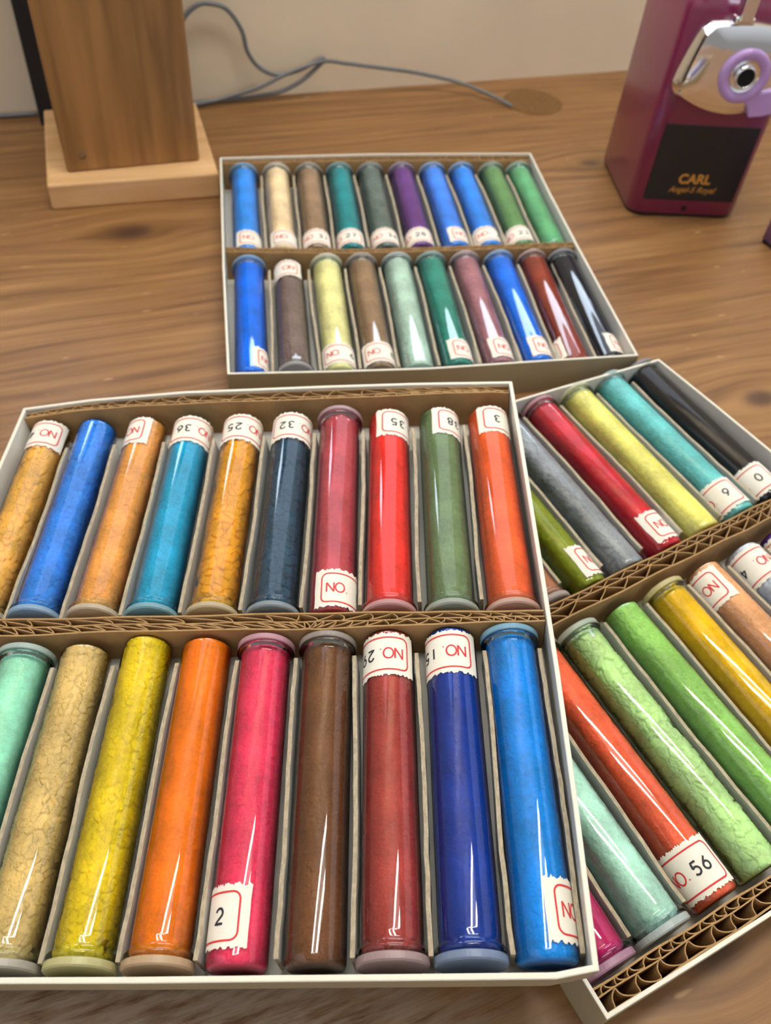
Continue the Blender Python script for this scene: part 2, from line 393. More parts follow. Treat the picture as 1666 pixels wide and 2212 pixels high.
def divider(par, x0, y0, x1, y1, zt=.0158, th=.0015):
    m = MB()
    a, b = Vector((x0*MM, y0*MM)), Vector((x1*MM, y1*MM)); d = (b-a).normalized(); n = Vector((-d.y, d.x))*th/2
    P = [a-n, b-n, b+n, a+n]; rnd = random.Random(int(x0*7+y0))
    N = 14; vs = []; fs = []; mi = []
    for i in range(N+1):
        c_ = a.lerp(b, i/N); off = n*(rnd.uniform(-.25, .25)+.5*math.sin(i*.45+x0)); z = zt+rnd.uniform(-.0002, .0002)
        vs += [(c_.x-n.x+off.x, c_.y-n.y+off.y, .0011), (c_.x-n.x+off.x, c_.y-n.y+off.y, z), (c_.x+n.x+off.x, c_.y+n.y+off.y, z), (c_.x+n.x+off.x, c_.y+n.y+off.y, .0011)]
    for i in range(N):
        o = 4*i
        fs += [(o, o+1, o+5, o+4), (o+1, o+2, o+6, o+5), (o+2, o+3, o+7, o+6), (o+3, o, o+4, o+7)]; mi += [0, 1, 0, 0]
    fs += [(3, 2, 1, 0), (4*N, 4*N+1, 4*N+2, 4*N+3)]; mi += [1, 1]
    m.v, m.f, m.mi = vs, fs, mi
    return m.build('divider', [M_div, M_divedge], par)

def spacer(par, front, back, thin_front=True, seed=0, ztop=.0222, fr1=.36):
    """double-wall corrugated strip on edge between the plan polylines front and back (mm)"""
    rnd = random.Random(seed)
    F = spline([Vector((x, y, 0)) for x, y in front], 24); B = spline([Vector((x, y, 0)) for x, y in back], 24)
    def at(L, s):
        f = s*(len(L)-1); i = min(int(f), len(L)-2); return L[i].lerp(L[i+1], f-i)
    def pt(s, w): p = at(F, s).lerp(at(B, s), w); return (p.x*MM, p.y*MM)
    length = (F[-1]-F[0]).length
    m = MB(); N = 60; wm = fr1 if thin_front else 1-fr1
    lin = [0.02, wm, 0.98]
    for w in lin:
        m.strip([pt(i/N, w+.03*math.sin(i*.7+seed+w*9)) for i in range(N+1)], .0007 if w != wm else .0005, .0012, ztop-rnd.uniform(0, .0006))
    for (wa, wb, per) in ((lin[0], lin[1], 6.6 if thin_front else 11.5), (lin[1], lin[2], 11.5 if thin_front else 6.6)):
        cnt = int(length/per); pts = []; k = 0
        for i in range(cnt*18+1):
            ph = i/18
            q = ph % 1.0
            # leaning, slightly crushed flutes
            y = .5-.5*math.cos(2*PI*q)
            s = (ph+.10*math.sin(2*PI*q+seed)+.07*math.sin(4*PI*q+seed*2)+.12*math.sin(ph*1.7+seed))*per/length
            if 0 <= s <= 1: pts.append(pt(min(max(s, 0), 1), wa+.03+(wb-wa-.06)*y))
        m.strip(pts, .00042, .0012, ztop-.0005)
    return m.build('corrugated_spacer', M_kraft, par)

# ------------------------------------------------------------------ vials
R0 = 9.9; RL = 11.4; L0 = 118.0
def lathe_np(prof, n, name, mats, mis, par, smooth=True):
    m = MB(); m.lathe([(t*MM, r*MM) for t, r in prof], n, 0)
    m.mi = [mis[i] for i in range(len(prof)-1) for _ in range(n)]
    return m.build(name, mats, par, smooth=smooth, fixn=False)

def worley(s, t, cell, per, rng):
    """s around (periodic per), t along, both mm -> (dist to border, cell random, tilt)"""
    nx = max(4, int(round(per/cell))); cs = per/nx; ny = int(t.max()/cs)+4
    jx = rng.uniform(.05, .95, (nx, ny)); jy = rng.uniform(.05, .95, (nx, ny)); h = rng.uniform(0, 1, (nx, ny))
    tx = rng.normal(0, 1, (nx, ny)); ty = rng.normal(0, 1, (nx, ny))
    gx = np.floor(s/cs).astype(int); gy = np.floor(t/cs).astype(int)+1
    f1 = np.full(s.shape, 1e9); f2 = np.full(s.shape, 1e9); H = np.zeros(s.shape); T = np.zeros(s.shape)
    for dx in (-1, 0, 1):
        for dy in (-1, 0, 1):
            ix = gx+dx; iy = np.clip(gy+dy, 0, ny-1); im = ix % nx
            px = (ix+jx[im, iy])*cs; py = (gy+dy-1+jy[im, iy])*cs
            ax = s-px; ay = t-py
            d = np.sqrt(ax*ax+ay*ay)
            new = d < f1
            f2 = np.where(new, f1, np.minimum(f2, d))
            H = np.where(new, h[im, iy], H); T = np.where(new, (ax*tx[im, iy]+ay*ty[im, iy])/cs, T)
            f1 = np.where(new, d, f1)
    return (f2-f1)/cs, H, T

TEX = {  # (cells big, small, share of big, depth mm)
    'chunk_l': (4.2, 1.6, .68, 1.9), 'chunk_m': (2.9, 1.2, .60, 1.6), 'chunk_s': (1.9, .95, .55, 1.1),
    'crumb': (1.9, .9, .5, .8), 'fine': (1.7, .8, .3, .42), 'smooth': (3.0, .9, .3, .05)}

def pigment_mesh(par, col, tex, t0, t1, seed, res):
    rng = np.random.default_rng(seed)
    big, small, share, depth = TEX[tex]
    per = 2*PI*R0; ro = R0-.28
    # denser rings on the upper part
    up = np.linspace(-25, 205, int(per*.64/res)); lo = np.linspace(205, 335, 14)[1:-1]
    ang = np.radians(np.concatenate([up, lo])); n = len(ang)
    ts = np.arange(t0+.9, t1, res); k = len(ts)
    Sg, Tg = np.meshgrid((ang % (2*PI))*R0, ts, indexing='xy')
    wob = big*.10; Tg0 = Tg; Sw = (Sg+wob*np.sin(Tg*2.1/big+1.3*np.sin(Sg/R0*3))) % per; Tg = Tg0+wob*np.sin(np.round(Sg/per*2*PI*6)/6*0+Sg/R0*round(R0*2/big))
    Tg = np.maximum(Tg, 0); Sg = Sw      # k x n
    e1, h1, tl1 = worley(Sg, Tg, big, per, rng); e2, h2, tl2 = worley(Sg, Tg, small, per, rng)
    msk, hm, _ = worley(Sg, Tg, big*2.3, per, rng)
    h3r = h2; w = np.where(h1 > (1-share)*(.6+.8*hm), 1.0, 0.0)
    def relief(e, h, tl, crev):
        inner = .38*h**2.2+np.clip(tl*.16, -.14, .2)+.03
        k = np.clip(e/crev, 0, 1)**.8
        inner = np.where(h > .86, .72, inner)
        return 1.0*(1-k)+np.clip(inner, 0, 1)*k
    d = w*relief(e1, h1, tl1, .19)+(1-w)*(relief(e2, h2, tl2, .24)*.6+.16*hm)
    d = np.clip(d, 0, 1.2)*depth
    r = ro-d
    x = r*np.cos(ang)[None, :]; z = r*np.sin(ang)[None, :]; y = Tg0
    V = np.stack([x, y, z], -1).reshape(-1, 3)
    r0 = (ro-1.2)
    c0 = np.stack([r0*np.cos(ang), np.full(n, t0+.15), r0*np.sin(ang)], -1); c1 = np.stack([(ro-.6)*np.cos(ang), t1+.3+.5*rng.random(n), (ro-.6)*np.sin(ang)], -1)
    V = np.concatenate([c0, V, c1])*MM
    K = k+2
    a = np.arange(K-1)[:, None]*n+np.arange(n)[None, :]; b = np.arange(K-1)[:, None]*n+((np.arange(n)+1) % n)[None, :]
    Q = np.stack([a, a+n, b+n, b], -1).reshape(-1, 4)
    me = bpy.data.meshes.new('pigment'); nf = len(Q)
    nv = len(V); me.vertices.add(nv); me.vertices.foreach_set('co', V.ravel())
    tot = nf*4+2*n
    me.loops.add(tot); me.loops.foreach_set('vertex_index', np.concatenate([Q.ravel(), np.arange(n), np.arange(n)[::-1]+(K-1)*n]).astype(np.int32))
    me.polygons.add(nf+2)
    ls = np.concatenate([np.arange(nf)*4, [nf*4, nf*4+n]]).astype(np.int32)
    me.polygons.foreach_set('loop_start', ls)
    me.update(calc_edges=True); me.validate()
    me.polygons.foreach_set('use_smooth', [True]*len(me.polygons))
    me.materials.append(pigment_mat(col, {'chunk_l': 1.85, 'chunk_m': 1.85, 'chunk_s': 1.75, 'crumb': 1.6, 'fine': 1.4, 'smooth': 1.3}[tex]))
    o = bpy.data.objects.new('pigment', me); C.objects.link(o); o.parent = par
    return o

def arc(cx, cy, rx, ry, a0, a1, n=14):
    return [(cx+rx*math.cos(math.radians(a0+(a1-a0)*i/n)), cy+ry*math.sin(math.radians(a0+(a1-a0)*i/n))) for i in range(n+1)]
GL = {'N': [[(-.33, 0), (-.33, 1)], [(-.33, 1), (.33, 0)], [(.33, 0), (.33, 1)]],
      'O': [arc(0, .5, .42, .5, 0, 360, 28)], '.': [[(0, .04), (0.001, .13)]],
      '0': [arc(0, .5, .33, .5, 0, 360, 28)], '1': [[(0, 0), (0, 1)]],
      '2': [arc(0, .70, .28, .30, 170, -40, 14)+[(-.32, 0), (.33, 0)]],
      '3': [arc(-.02, .74, .24, .26, 150, -90, 12), arc(-.02, .25, .29, .25, 90, -150, 14)],
      '4': [[(.15, 0), (.15, 1), (-.33, .28), (.33, .28)]],
      '5': [[(.26, 1), (-.18, 1), (-.24, .56)]+arc(-.02, .31, .30, .31, 135, -145, 14)],
      '6': [[(.16, 1), (-.16, .60)]+arc(0, .30, .30, .30, 150, -210, 24)],
      '7': [[(-.3, 1), (.3, 1), (-.1, 0)]],
      '8': [arc(0, .76, .23, .24, 0, 360, 20), arc(0, .27, .29, .27, 0, 360, 22)],
      '9': [arc(0, .70, .30, .30, -30, 330, 24)+[(-.16, 0)]]}

def label(par, text, top_s, t0, seed, lo=-16.0, hi=15.8, h=18.5, flip=1):
    """paper label wrapped round the closed end. s runs round the vial, t from the closed end."""
    rnd = random.Random(seed); rp = R0+.14
    def pos(s, t, r):
        a = PI/2-flip*(s-top_s)/R0; return (r*math.cos(a)*MM, t*MM, r*math.sin(a)*MM)
    N = 64; Kt = 4; m = MB(); vs = []; fs = []
    jl = [rnd.uniform(-.45, .45)+.25*math.sin(i*1.1) for i in range(N+1)]; jh = [rnd.uniform(-.5, .5)+.25*math.sin(i*.9+2) for i in range(N+1)]
    for i in range(N+1):
        s = lo+(hi-lo)*i/N
        for k in range(Kt+1):
            t = t0+jl[i]*(k == 0)+(h)*k/Kt+jh[i]*(k == Kt)
            sj = s+(rnd.uniform(-.25, .25) if i in (0, N) else 0)
            vs.append(pos(sj, t, rp))
    for i in range(N):
        for k in range(Kt): a = i*(Kt+1)+k; fs.append((a, a+1, a+Kt+2, a+Kt+1))
    m.add(vs, fs); lab = m.build('paper_label', M_paper, par, smooth=True, fixn=False)
    pm = MB(); rk = rp+.10
    up = 1.0  # text up points to the lip
    def stroke(pts, w, mi):
        # resample so that the strokes follow the curved glass
        q = [pts[0]]
        for a, b in zip(pts, pts[1:]):
            l = math.dist(a, b); n = max(1, int(l/.6)); q += [(a[0]+(b[0]-a[0])*i/n, a[1]+(b[1]-a[1])*i/n) for i in range(1, n+1)]
        vv = []
        for i in range(len(q)):
            a = q[max(i-1, 0)]; b = q[min(i+1, len(q)-1)]
            if math.dist(q[0], q[-1]) < 1e-3 and i in (0, len(q)-1): a, b = q[-2], q[1]
            dx, dy = b[0]-a[0], b[1]-a[1]; l = math.hypot(dx, dy) or 1; nx, ny = -dy/l*w/2, dx/l*w/2
            vv += [pos(q[i][0]+nx, q[i][1]+ny, rk), pos(q[i][0]-nx, q[i][1]-ny, rk)]
        pm.add(vv, [(2*i, 2*i+1, 2*i+3, 2*i+2) for i in range(len(q)-1)], mi)
    b0, b1 = t0+2.1, t0+h-2.3; c = 2.4; s0, s1 = -12.6, 12.4
    rr = [(s0+c, b0), (s1-c, b0)]+arc(s1-c, b0+c, c, c, -90, 0, 6)[1:]+arc(s1-c, b1-c, c, c, 0, 90, 6)+arc(s0+c, b1-c, c, c, 90, 180, 6)+arc(s0+c, b0+c, c, c, 180, 270, 6)
    stroke(rr, .62, 0)
    tb = t0+h/2-2.3; gh = 4.5
    for ch, sc in (('N', -8.9), ('O', -4.9), ('.', -1.9)):
        for g in GL[ch]: stroke([(sc+x*gh, tb+y*gh) for x, y in g], .64, 0)
    pos_d = [5.8] if len(text) == 1 else [2.3, 6.6]
    for ch, sc in zip(text, pos_d):
        for g in GL[ch]: stroke([(sc+x*gh*.98, tb+y*gh) for x, y in g], .78, 1)
    pm.build('label_print', [M_red, M_black], lab, fixn=False)
    return lab

def vial(fr, xn, yn, xf, yf, lip, col, tex, desc, lab=None, seed=1, res=.5, group=None, fill=4.9, Lmm=L0, lt=3.5, capped=True):
    """axis from the near end (xn,yn) to the far end (xf,yf), mm in the tray frame. lip = 'far' or 'near'"""
    if lip == 'far': c0, c1 = Vector((xn, yn, 1.15+R0)), Vector((xf, yf, 1.15+RL))
    else: c0, c1 = Vector((xf, yf, 1.15+R0)), Vector((xn, yn, 1.15+RL))
    d = (c1-c0).normalized(); Lr = Lmm
    mid = (c0+c1)/2; c0 = mid-d*Lr/2
    # frame: y = axis (closed end -> lip), z = up, x = y cross z
    y = d; x = y.cross(Vector((0, 0, 1))).normalized(); z = x.cross(y)
    mw = fr @ Matrix(((x.x, y.x, z.x, c0.x*MM), (x.y, y.y, z.y, c0.y*MM), (x.z, y.z, z.z, c0.z*MM), (0, 0, 0, 1)))
    t = thing('pigment_vial', desc, 'vial', mw, group)
    L = Lr
    prof = [(0, 0.02), (0, 4), (0, 8.0), (.35, 9.1), (1.2, 9.72), (2.6, R0-.04), (3.0, R0), (3.3, R0), (L-9.0, R0), (L-8.5, R0), (L-7.0, R0-.15), (L-6.0, R0-.1), (L-5.2, RL-.6), (L-4.4, RL-.05), (L-3.6, RL), (L-3.0, RL-.5), (L-2.8, R0-1.2), (L-9, R0-1.4)]
    mis = [0]*10+[1]*7
    lathe_np(prof, 48, 'glass_tube', [M_glass, M_glass_rim], mis, t)
    pigment_mesh(t, col, tex, .5, L-fill, seed, res)
    if capped:
        m = MB(); m.lathe([((L-4.4)*MM, (R0-2.4)*MM), ((L-4.1)*MM, (R0-1.6)*MM), ((L-2.75)*MM, (R0-1.5)*MM), ((L-2.7)*MM, (RL-.3)*MM), ((L-2.4)*MM, RL*MM), ((L-.5)*MM, (RL+.05)*MM), (L*MM, (RL-.6)*MM)], 48, cap0=True, cap1=True)
        m.build('stopper', cap_mat(col), t, smooth=False, fixn=False)
    if lab is not None: label(t, lab[0], lab[1], lt, seed, flip=1)
    return t

# ---- far tray --------------------------------------------------------------
GF1, GF2 = 'vials in the back row of the far tray', 'vials in the front row of the far tray'
T_F = tray(FR_F, 'small cream cardboard tray farthest back beside the wooden post base',
           [(.7,-1.7),(60,-3.8),(117,-4.7),(204,-1.4),(247.4,-.2),(247.8,60),(248.4,119.4),(250,200),(252.6,268.2),(185,268.4),(118.8,268),(50,264.5),(.3,262),(-.2,106)])
spacer(T_F, [(2.4,254.6),(60,257),(117,258),(180,258),(248.8,257)], [(2.4,259.6),(60,262.6),(117,265.6),(180,266.3),(250.6,266)], seed=3)
spacer(T_F, [(2.2,128.4),(50,125.4),(99,123.7),(164,124.9),(246.8,126.1)], [(2.2,134.2),(50,130.6),(99.8,128.6),(165,129.8),(247,132.3)], seed=4, fr1=.45)
dn = [29.3,53,77,101.6,126.5,152,177,201.8,225.9]; df = [31,56.3,80.2,103.6,129.2,154.2,178,202.3,227.8]
for a, b in zip(dn, df): divider(T_F, a, 141, b, 247)
dn = [26.8,54.2,78.2,101.5,126.2,152,177.6,200.6,225.2]; df = [30.4,56.1,81.2,105,129.8,154,178.3,202.6,227.6]
for a, b in zip(dn, df): divider(T_F, a, 8, b, 115)
far1 = [ # xn, xf, colour, tex, label(text, top_s), description
 (16.6,17.6,(40,138,212),'fine',('1',-8.),'vial of medium blue pigment, leftmost in the back row of the far tray'),
 (41.3,43.0,(246,226,190),'smooth',('1',-6.),'vial of pale cream powder in the back row of the far tray'),
 (64.9,68.2,(134,112,90),'chunk_s',('31',0),'vial of taupe brown lumps labelled 31 in the back row of the far tray'),
 (89.2,92.4,(0,125,132),'crumb',('27',5),'vial of teal pigment labelled 27 in the back row of the far tray'),
 (113.8,117.0,(84,98,94),'chunk_m',('34',0),'vial of dark grey-green lumps in the back row of the far tray'),
 (139.0,142.2,(104,58,132),'smooth',('28',5),'vial of violet purple powder, the only purple in the far tray'),
 (164.8,167.4,(70,156,252),'fine',('4',-10),'vial of bright sky blue pigment right beside the purple one in the far tray'),
 (188.9,191.4,(40,138,220),'fine',('4',-2),'vial of deeper blue pigment left of the two green vials in the far tray'),
 (214.0,216.4,(92,132,86),'crumb',('23',4),'vial of leaf green pigment labelled 23 in the back row of the far tray'),
 (237.2,239.2,(96,162,120),'fine',None,'vial of cooler green powder without a label, back row end of the far tray')]
for i, (xn, xf, col, tex, lb, ds) in enumerate(far1):
    vial(FR_F, xn, 136, xf, 253.2, 'far', col, tex, ds, lb, seed=100+i, res=.75, group=GF1, Lmm=117.5)
far2 = [
 (14.2,16.8,'far',(10,134,252),'fine',('1',-17),'vial of vivid blue powder, leftmost in the front row of the far tray'),
 (39.6,43.2,'near',(108,94,92),'chunk_m',('1',-7.),'vial of grey-brown lumps with its label at the far end, in the far tray'),
 (66,69.2,'far',(252,250,190),'fine',('6',-2.5),'vial of pale yellow pigment in the front row of the far tray'),
 (89.9,93.0,'far',(132,110,88),'chunk_s',('8',-3.5),'vial of tan brown lumps in the front row of the far tray'),
 (113.6,117.8,'far',(158,180,170),'chunk_s',None,'vial of pale grey-green lumps without a visible label in the far tray'),
 (138.2,141.6,'far',(44,130,118),'crumb',('4',-10),'vial of dark sea green pigment in the front row of the far tray'),
 (164.0,165.9,'far',(150,108,118),'crumb',('4',-10.),'vial of dusty mauve pigment in the front row of the far tray'),
 (188.8,190.4,'far',(20,126,232),'crumb',('4',-10.5),'vial of royal blue pigment next to the mauve one in the far tray'),
 (212.0,214.8,'far',(130,56,42),'crumb',('4',22.5),'vial of rust red-brown pigment in the front row of the far tray'),
 (235.2,237.0,'far',(28,34,46),'fine',('4',-14),'vial of near-black navy powder, far right in the front row of the far tray')]
for i, (xn, xf, lp, col, tex, lb, ds) in enumerate(far2):
    vial(FR_F, xn, 4.6, xf, 121.8, lp, col, tex, ds, lb, seed=120+i, res=.75, group=GF2, Lmm=117.5)

# ---- right tray ------------------------------------------------------------
GR1, GR2 = 'vials in the back row of the right tray', 'vials in the front row of the right tray'
T_R = tray(FR_R, 'cream cardboard tray on the right, partly under the tilted front tray',
           [(.7,.6),(36,-.4),(72,-1.1),(160,-1.0),(251,0),(251.6,90),(251.4,174),(249.6,218),(247,262.6),(204,264),(171,265.2),(144,265.8),(70,265),(1,264.5),(.4,130),(.5,14)])
spacer(T_R, [(2.4,1.4),(80,.9),(160,1.2),(249,1.8)], [(2.4,9.8),(80,9.2),(160,9.4),(249,9.8)], thin_front=False, seed=7)
spacer(T_R, [(2.4,130),(74,132.1),(156,135.4),(214,137.4),(249.4,138.6)], [(2.4,139.4),(78,141.4),(160,144.6),(224,147.2),(249.4,148)], thin_front=False, seed=8)
for a, b in ((26.3,26.8),(51.6,51.8),(99.4,100.0),(124.8,125.4),(151,151.4),(177.6,178.2),(204,204.6),(228,228.4)): divider(T_R, a, 17, b, 126)
for a, b in ((70,70),(95.6,95.6),(120.4,120.8),(145.6,146.4),(171.8,172.2),(198,198.6),(223.8,225)): divider(T_R, a, 153, b, 258)
right1 = [
 (84.0,84.0,'near',(172,118,88),'fine',None,'vial of tan brown powder with a grey stopper at the edge of the front tray'),
 (108.6,108.6,'far',(122,134,30),'crumb',('4',-13),'vial of olive green pigment with a torn label in the right tray'),
 (133.2,133.6,'far',(128,134,140),'chunk_m',None,'vial of slate grey lumps in the back row of the right tray'),
 (158.6,159.4,'far',(188,34,54),'fine',('4',-9),'vial of crimson red powder in the back row of the right tray'),
 (184.8,186.0,'far',(254,250,150),'fine',None,'vial of lemon yellow powder in the back row of the right tray'),
 (210.8,211.6,'far',(100,176,178),'chunk_s',('9',9),'vial of turquoise lumps labelled 9 in the back row of the right tray'),
 (236.4,237.4,'far',(22,22,30),'smooth',('0',10),'vial of black powder at the right end of the back row of the right tray')]
for i, (xn, xf, lp, col, tex, lb, ds) in enumerate(right1):
    yo = 142.8+(xn-84)*.045
    vial(FR_R, xn, yo, xf, yo+117.4, lp, col, tex, ds, lb, seed=140+i, res=.55, group=GR1, Lmm=116.5)
right2 = [
 (14.0,14.2,'near',(180,28,100),'fine',None,'vial of magenta pigment in the near left corner of the right tray'),
 (38.9,38.9,'near',(186,226,212),'crumb',None,'vial of pale aqua pigment in the right tray, left of the orange-red one'),
 (64.8,63.4,'far',(232,112,74),'crumb',('56',6.2),'vial of coral orange-red pigment labelled NO. 56 in the right tray'),
 (87.4,86.4,'far',(192,224,160),'chunk_l',None,'vial of pale green lumps in the front row of the right tray'),
 (112.6,112.8,'near',(132,174,96),'chunk_s',None,'vial of grass green lumps in the front row of the right tray'),
 (138.4,138.8,'far',(254,214,20),'fine',None,'vial of egg-yolk yellow pigment in the front row of the right tray'),
 (165.0,165.4,'near',(240,188,140),'crumb',('4',-15.5),'vial of peach orange pigment in the front row of the right tray'),
 (192.2,192.6,'near',(214,220,228),'chunk_s',('4',-7),'vial of white-blue lumps in the front row of the right tray'),
 (216.8,217.0,'near',(92,44,140),'crumb',('4',-10),'vial of violet pigment at the right edge of the photo, right tray')]
for i, (xn, xf, lp, col, tex, lb, ds) in enumerate(right2):
    yo = 11.2+max(0, xn-90)*.03
    vial(FR_R, xn, yo, xf, yo+117.6, lp, col, tex, ds, lb, seed=160+i, res=.40, group=GR2, Lmm=117.0, lt=3.0)

# ---- front tray ------------------------------------------------------------
GA1, GA2 = 'vials in the back row of the front tray', 'vials in the front row of the front tray'
T_A = tray(FR_A, 'large nearest cream cardboard tray, tilted with its right side on the right tray',
           [(.5,0),(71.8,0),(114.6,-.5),(156.5,-.7),(197.4,-1.0),(237.4,-1.2),(249.9,.8),(251.4,50),(252.2,97.4),(252.3,139.3),(252,222.3),(251.6,262.8),(204,266.1),(156.6,268.2),(83.8,270.4),(35,268.6),(-.7,264.6),(-.5,224),(-.3,110)], splay=2.8, wall=1.8)
spacer(T_A, [(1.6,257.8),(35,261.6),(85,261.8),(157,259.4),(226.9,257.6),(249.4,255.8)], [(1.6,261.6),(35,266.6),(85,268.4),(157,266.2),(205,264.0),(249.4,261)], seed=1)
spacer(T_A, [(1.6,127),(32,125.2),(90,124.8),(150,122.6),(164.4,122.2),(220,122.2),(250,121.6)], [(1.6,134.4),(29,133),(90,131.4),(163.9,129.4),(210,127.6),(250,126)], seed=2, fr1=.5)
for x in [26.6,51.2,76.6,102,127.6,152.9,177.2,201.6,227.0]: divider(T_A, x, 137, x-.4, 241)
for a, b in ((29.6,28.8),(54.5,53.6),(79.2,78.4),(104,104.6),(128.8,128.8),(153.8,152.4),(177.9,175.8),(201.9,199.8),(226.0,226.0),(247.2,247.6)):
    divider(T_A, a, 7, b, 113)
front1 = [
 (14.2,12.6,'near',(206,166,80),'chunk_l',('40',-3),'vial of mustard gold lumps labelled 40, leftmost in the back row of the front tray'),
 (38.2,37.0,'near',(44,140,226),'chunk_m',None,'vial of cornflower blue lumps without a label in the front tray'),
 (64.2,64.0,'near',(236,176,92),'chunk_s',('1',-10.6),'vial of light orange ochre lumps with a short label in the front tray'),
 (89.2,88.0,'near',(0,142,176),'chunk_s',('36',3.4),'vial of cerulean teal lumps labelled 36 in the front tray'),
 (115.0,114.2,'near',(224,168,44),'chunk_l',('25',3.0),'vial of golden ochre lumps labelled 25 in the front tray'),
 (140.6,139.8,'near',(34,66,88),'chunk_l',('32',3.8),'vial of dark slate blue lumps labelled 32 in the front tray'),
 (165.2,164.2,'far',(178,74,86),'fine',('1',-9),'vial of dusty rose powder with its label at the near end, front tray'),
 (189.0,188.8,'near',(222,56,48),'fine',('35',10),'vial of bright red powder labelled 35 in the front tray'),
 (214.4,213.9,'near',(110,132,94),'fine',('38',12.4),'vial of sage green powder labelled 38 in the front tray'),
 (239.0,238.2,'near',(232,112,58),'smooth',('3',9.8),'vial of orange powder labelled 3, last in the back row of the front tray')]
for i, (xn, xf, lp, col, tex, lb, ds) in enumerate(front1):
    yo = 137.4-(xn-14)*.036
    vial(FR_A, xn, yo, xf, yo+120.4, lp, col, tex, ds, lb, seed=180+i, res=.32, group=GA1, Lmm=120.4, lt=1.6)
front2 = [
 (17.0,17.0,'near',(160,82,40),'crumb',None,'vial of brown pigment cut off by the left edge of the photo, front tray'),
 (42.2,40.4,'far',(164,226,202),'fine',None,'vial of mint green powder in the front row of the front tray'),
 (66.8,64.6,'near',(182,162,108),'chunk_m',None,'vial of khaki beige lumps in the front row of the front tray'),
 (91.6,90.0,'near',(250,226,34),'chunk_m',None,'vial of bright yellow lumps in the front row of the front tray'),
 (116.4,114.8,'near',(238,134,10),'fine',None,'vial of pumpkin orange powder without a label in the front tray'),
 (140.8,139.4,'far',(228,66,108),'crumb',('2',10.8),'vial of hot pink pigment with a label reading 2 in the front tray'),
 (165.4,164.2,'far',(106,68,40),'crumb',None,'vial of dark chocolate brown pigment without a label in the front tray'),
 (189.6,188.4,'near',(152,60,56),'crumb',('29',-4.3),'vial of brick red pigment labelled NO. 29 in the front tray'),
 (213.6,213.0,'near',(0,54,150),'fine',('15',-4.8),'vial of deep ultramarine blue powder labelled NO. 15 in the front tray'),
 (236.8,236.2,'far',(0,150,232),'crumb',('1',-16.2),'vial of azure blue pigment, right end of the front row of the front tray')]
for i, (xn, xf, lp, col, tex, lb, ds) in enumerate(front2):
    yf = (120.5, 121, 121.6, 124.2, 122.2, 120.6, 120.6, 122, 122, 120.4)[i]
    vial(FR_A, xn, 4.3, xf, yf, lp, col, tex, ds, lb, seed=200+i, res=.28, group=GA2, Lmm=yf-4.3, lt=5.0 if lp == 'far' else 2.6)

# ------------------------------------------------------------------ wooden post on its base, black panel
M_pale = wood_plain('pale_pine', srgb(205, 160, 108), srgb(226, 186, 136), (5, 60, 60), 1.6)
M_post = wood_plain('cedar_board', srgb(130, 92, 50), srgb(166, 121, 70), (34, 34, 2.2), 2.4, .45)
PF = rot_frame(-.2689, .5517, 20.6)
t = thing('wooden_post', 'tall brown wooden post standing on a pale pine block', 'stand', PF)
m = MB(); m.box(0, .1246, 0, .1315, 0, .0190); m.build('base_block', M_pale, t, bevel=.0015)
pf = Matrix.Translation((.015, .0170, .019)) @ Matrix.Rotation(math.radians(3.0), 4, 'Z')
m = MB(); m.box(0, .0985, 0, .078, 0, .36); o = m.build('post', M_post, t, bevel=.002); o.matrix_local = pf
m = MB(); m.lathe([(0, .0001), (-.0004, .0026), (0, .0028)], 16, axis='y', center=(.013, .0002, .012)); o = m.build('screw_head', simple('dull_screw', srgb(110, 84, 60), .5), t, smooth=True); o.matrix_local = pf
m = MB(); m.box(0, .104, 0, .018, 0, .34)
o = m.build('black_panel', simple('matte_black', srgb(30, 30, 32), .55, var=.1), mw=rot_frame(-.3252, .6850, 20.6), bevel=.001)
tag(o, 'thin black upright panel behind the wooden post by the wall', 'panel')

# ------------------------------------------------------------------ cables, cable hole
M_cable = simple('grey_cable', srgb(112, 116, 120), .45)
def cable(pts, r, label):
    P = spline([Vector(p) for p in pts], 10); m = MB(); m.tube(P, r, 10)
    o = m.build('cable', M_cable, smooth=True); tag(o, label, 'cable', 'grey cables along the wall')
cable([(-.2188,.7563,.020),(-.2175,.757,.045),(-.2146,.7582,.0631),(-.2111,.7596,.0719),(-.2013,.7636,.0796),(-.1921,.7673,.081),(-.1779,.7731,.0761),(-.1671,.7775,.0595),(-.1632,.7791,.0418),(-.1541,.7828,.0285),(-.1385,.7875,.0218),(-.1182,.7953,.0255),(-.1020,.8020,.0335),(-.0980,.8025,.0325),(-.1101,.7980,.0211),(-.1225,.7930,.0128),(-.139,.7865,.0064),(-.1633,.777,.0036),(-.19,.765,.0030),(-.2122,.754,.0030)], .0019,
      'grey cable looping up against the wall beside the wooden post')
cable([(-.2122,.7480,.0030),(-.1868,.7640,.0050),(-.1548,.7765,.0130),(-.1290,.7880,.0235),(-.0991,.8010,.0320),(-.0780,.8120,.0285),(-.056,.8210,.0247),(-.0122,.8380,.0171),(.0300,.8440,.0100),(.0600,.8340,.0055),(.0826,.8215,.0016)], .0016,
      'thin grey cable running along the wall down to the round hole')
cable([(-.50,.632,.0022),(-.42,.668,.0022),(-.3648,.6915,.0022),(-.335,.7035,.0022)], .0018, 'short grey cable on the desk left of the black panel')
m = MB(); m.lathe([(0, .0290), (.0006, .0288), (.0008, .024), (.0004, .006), (.0004, .0001)], 48, axis='z')
o = m.build('cable_hole_plug', simple('fibrous_plug', srgb(118, 84, 44), .95, bump=1.0, bscale=900, var=.3, vscale=500), mw=rot_frame(.1040, .8400, 20, .0001))
tag(o, 'round brown fibrous plug in the desk beside the wall where the cable ends', 'cable hole')

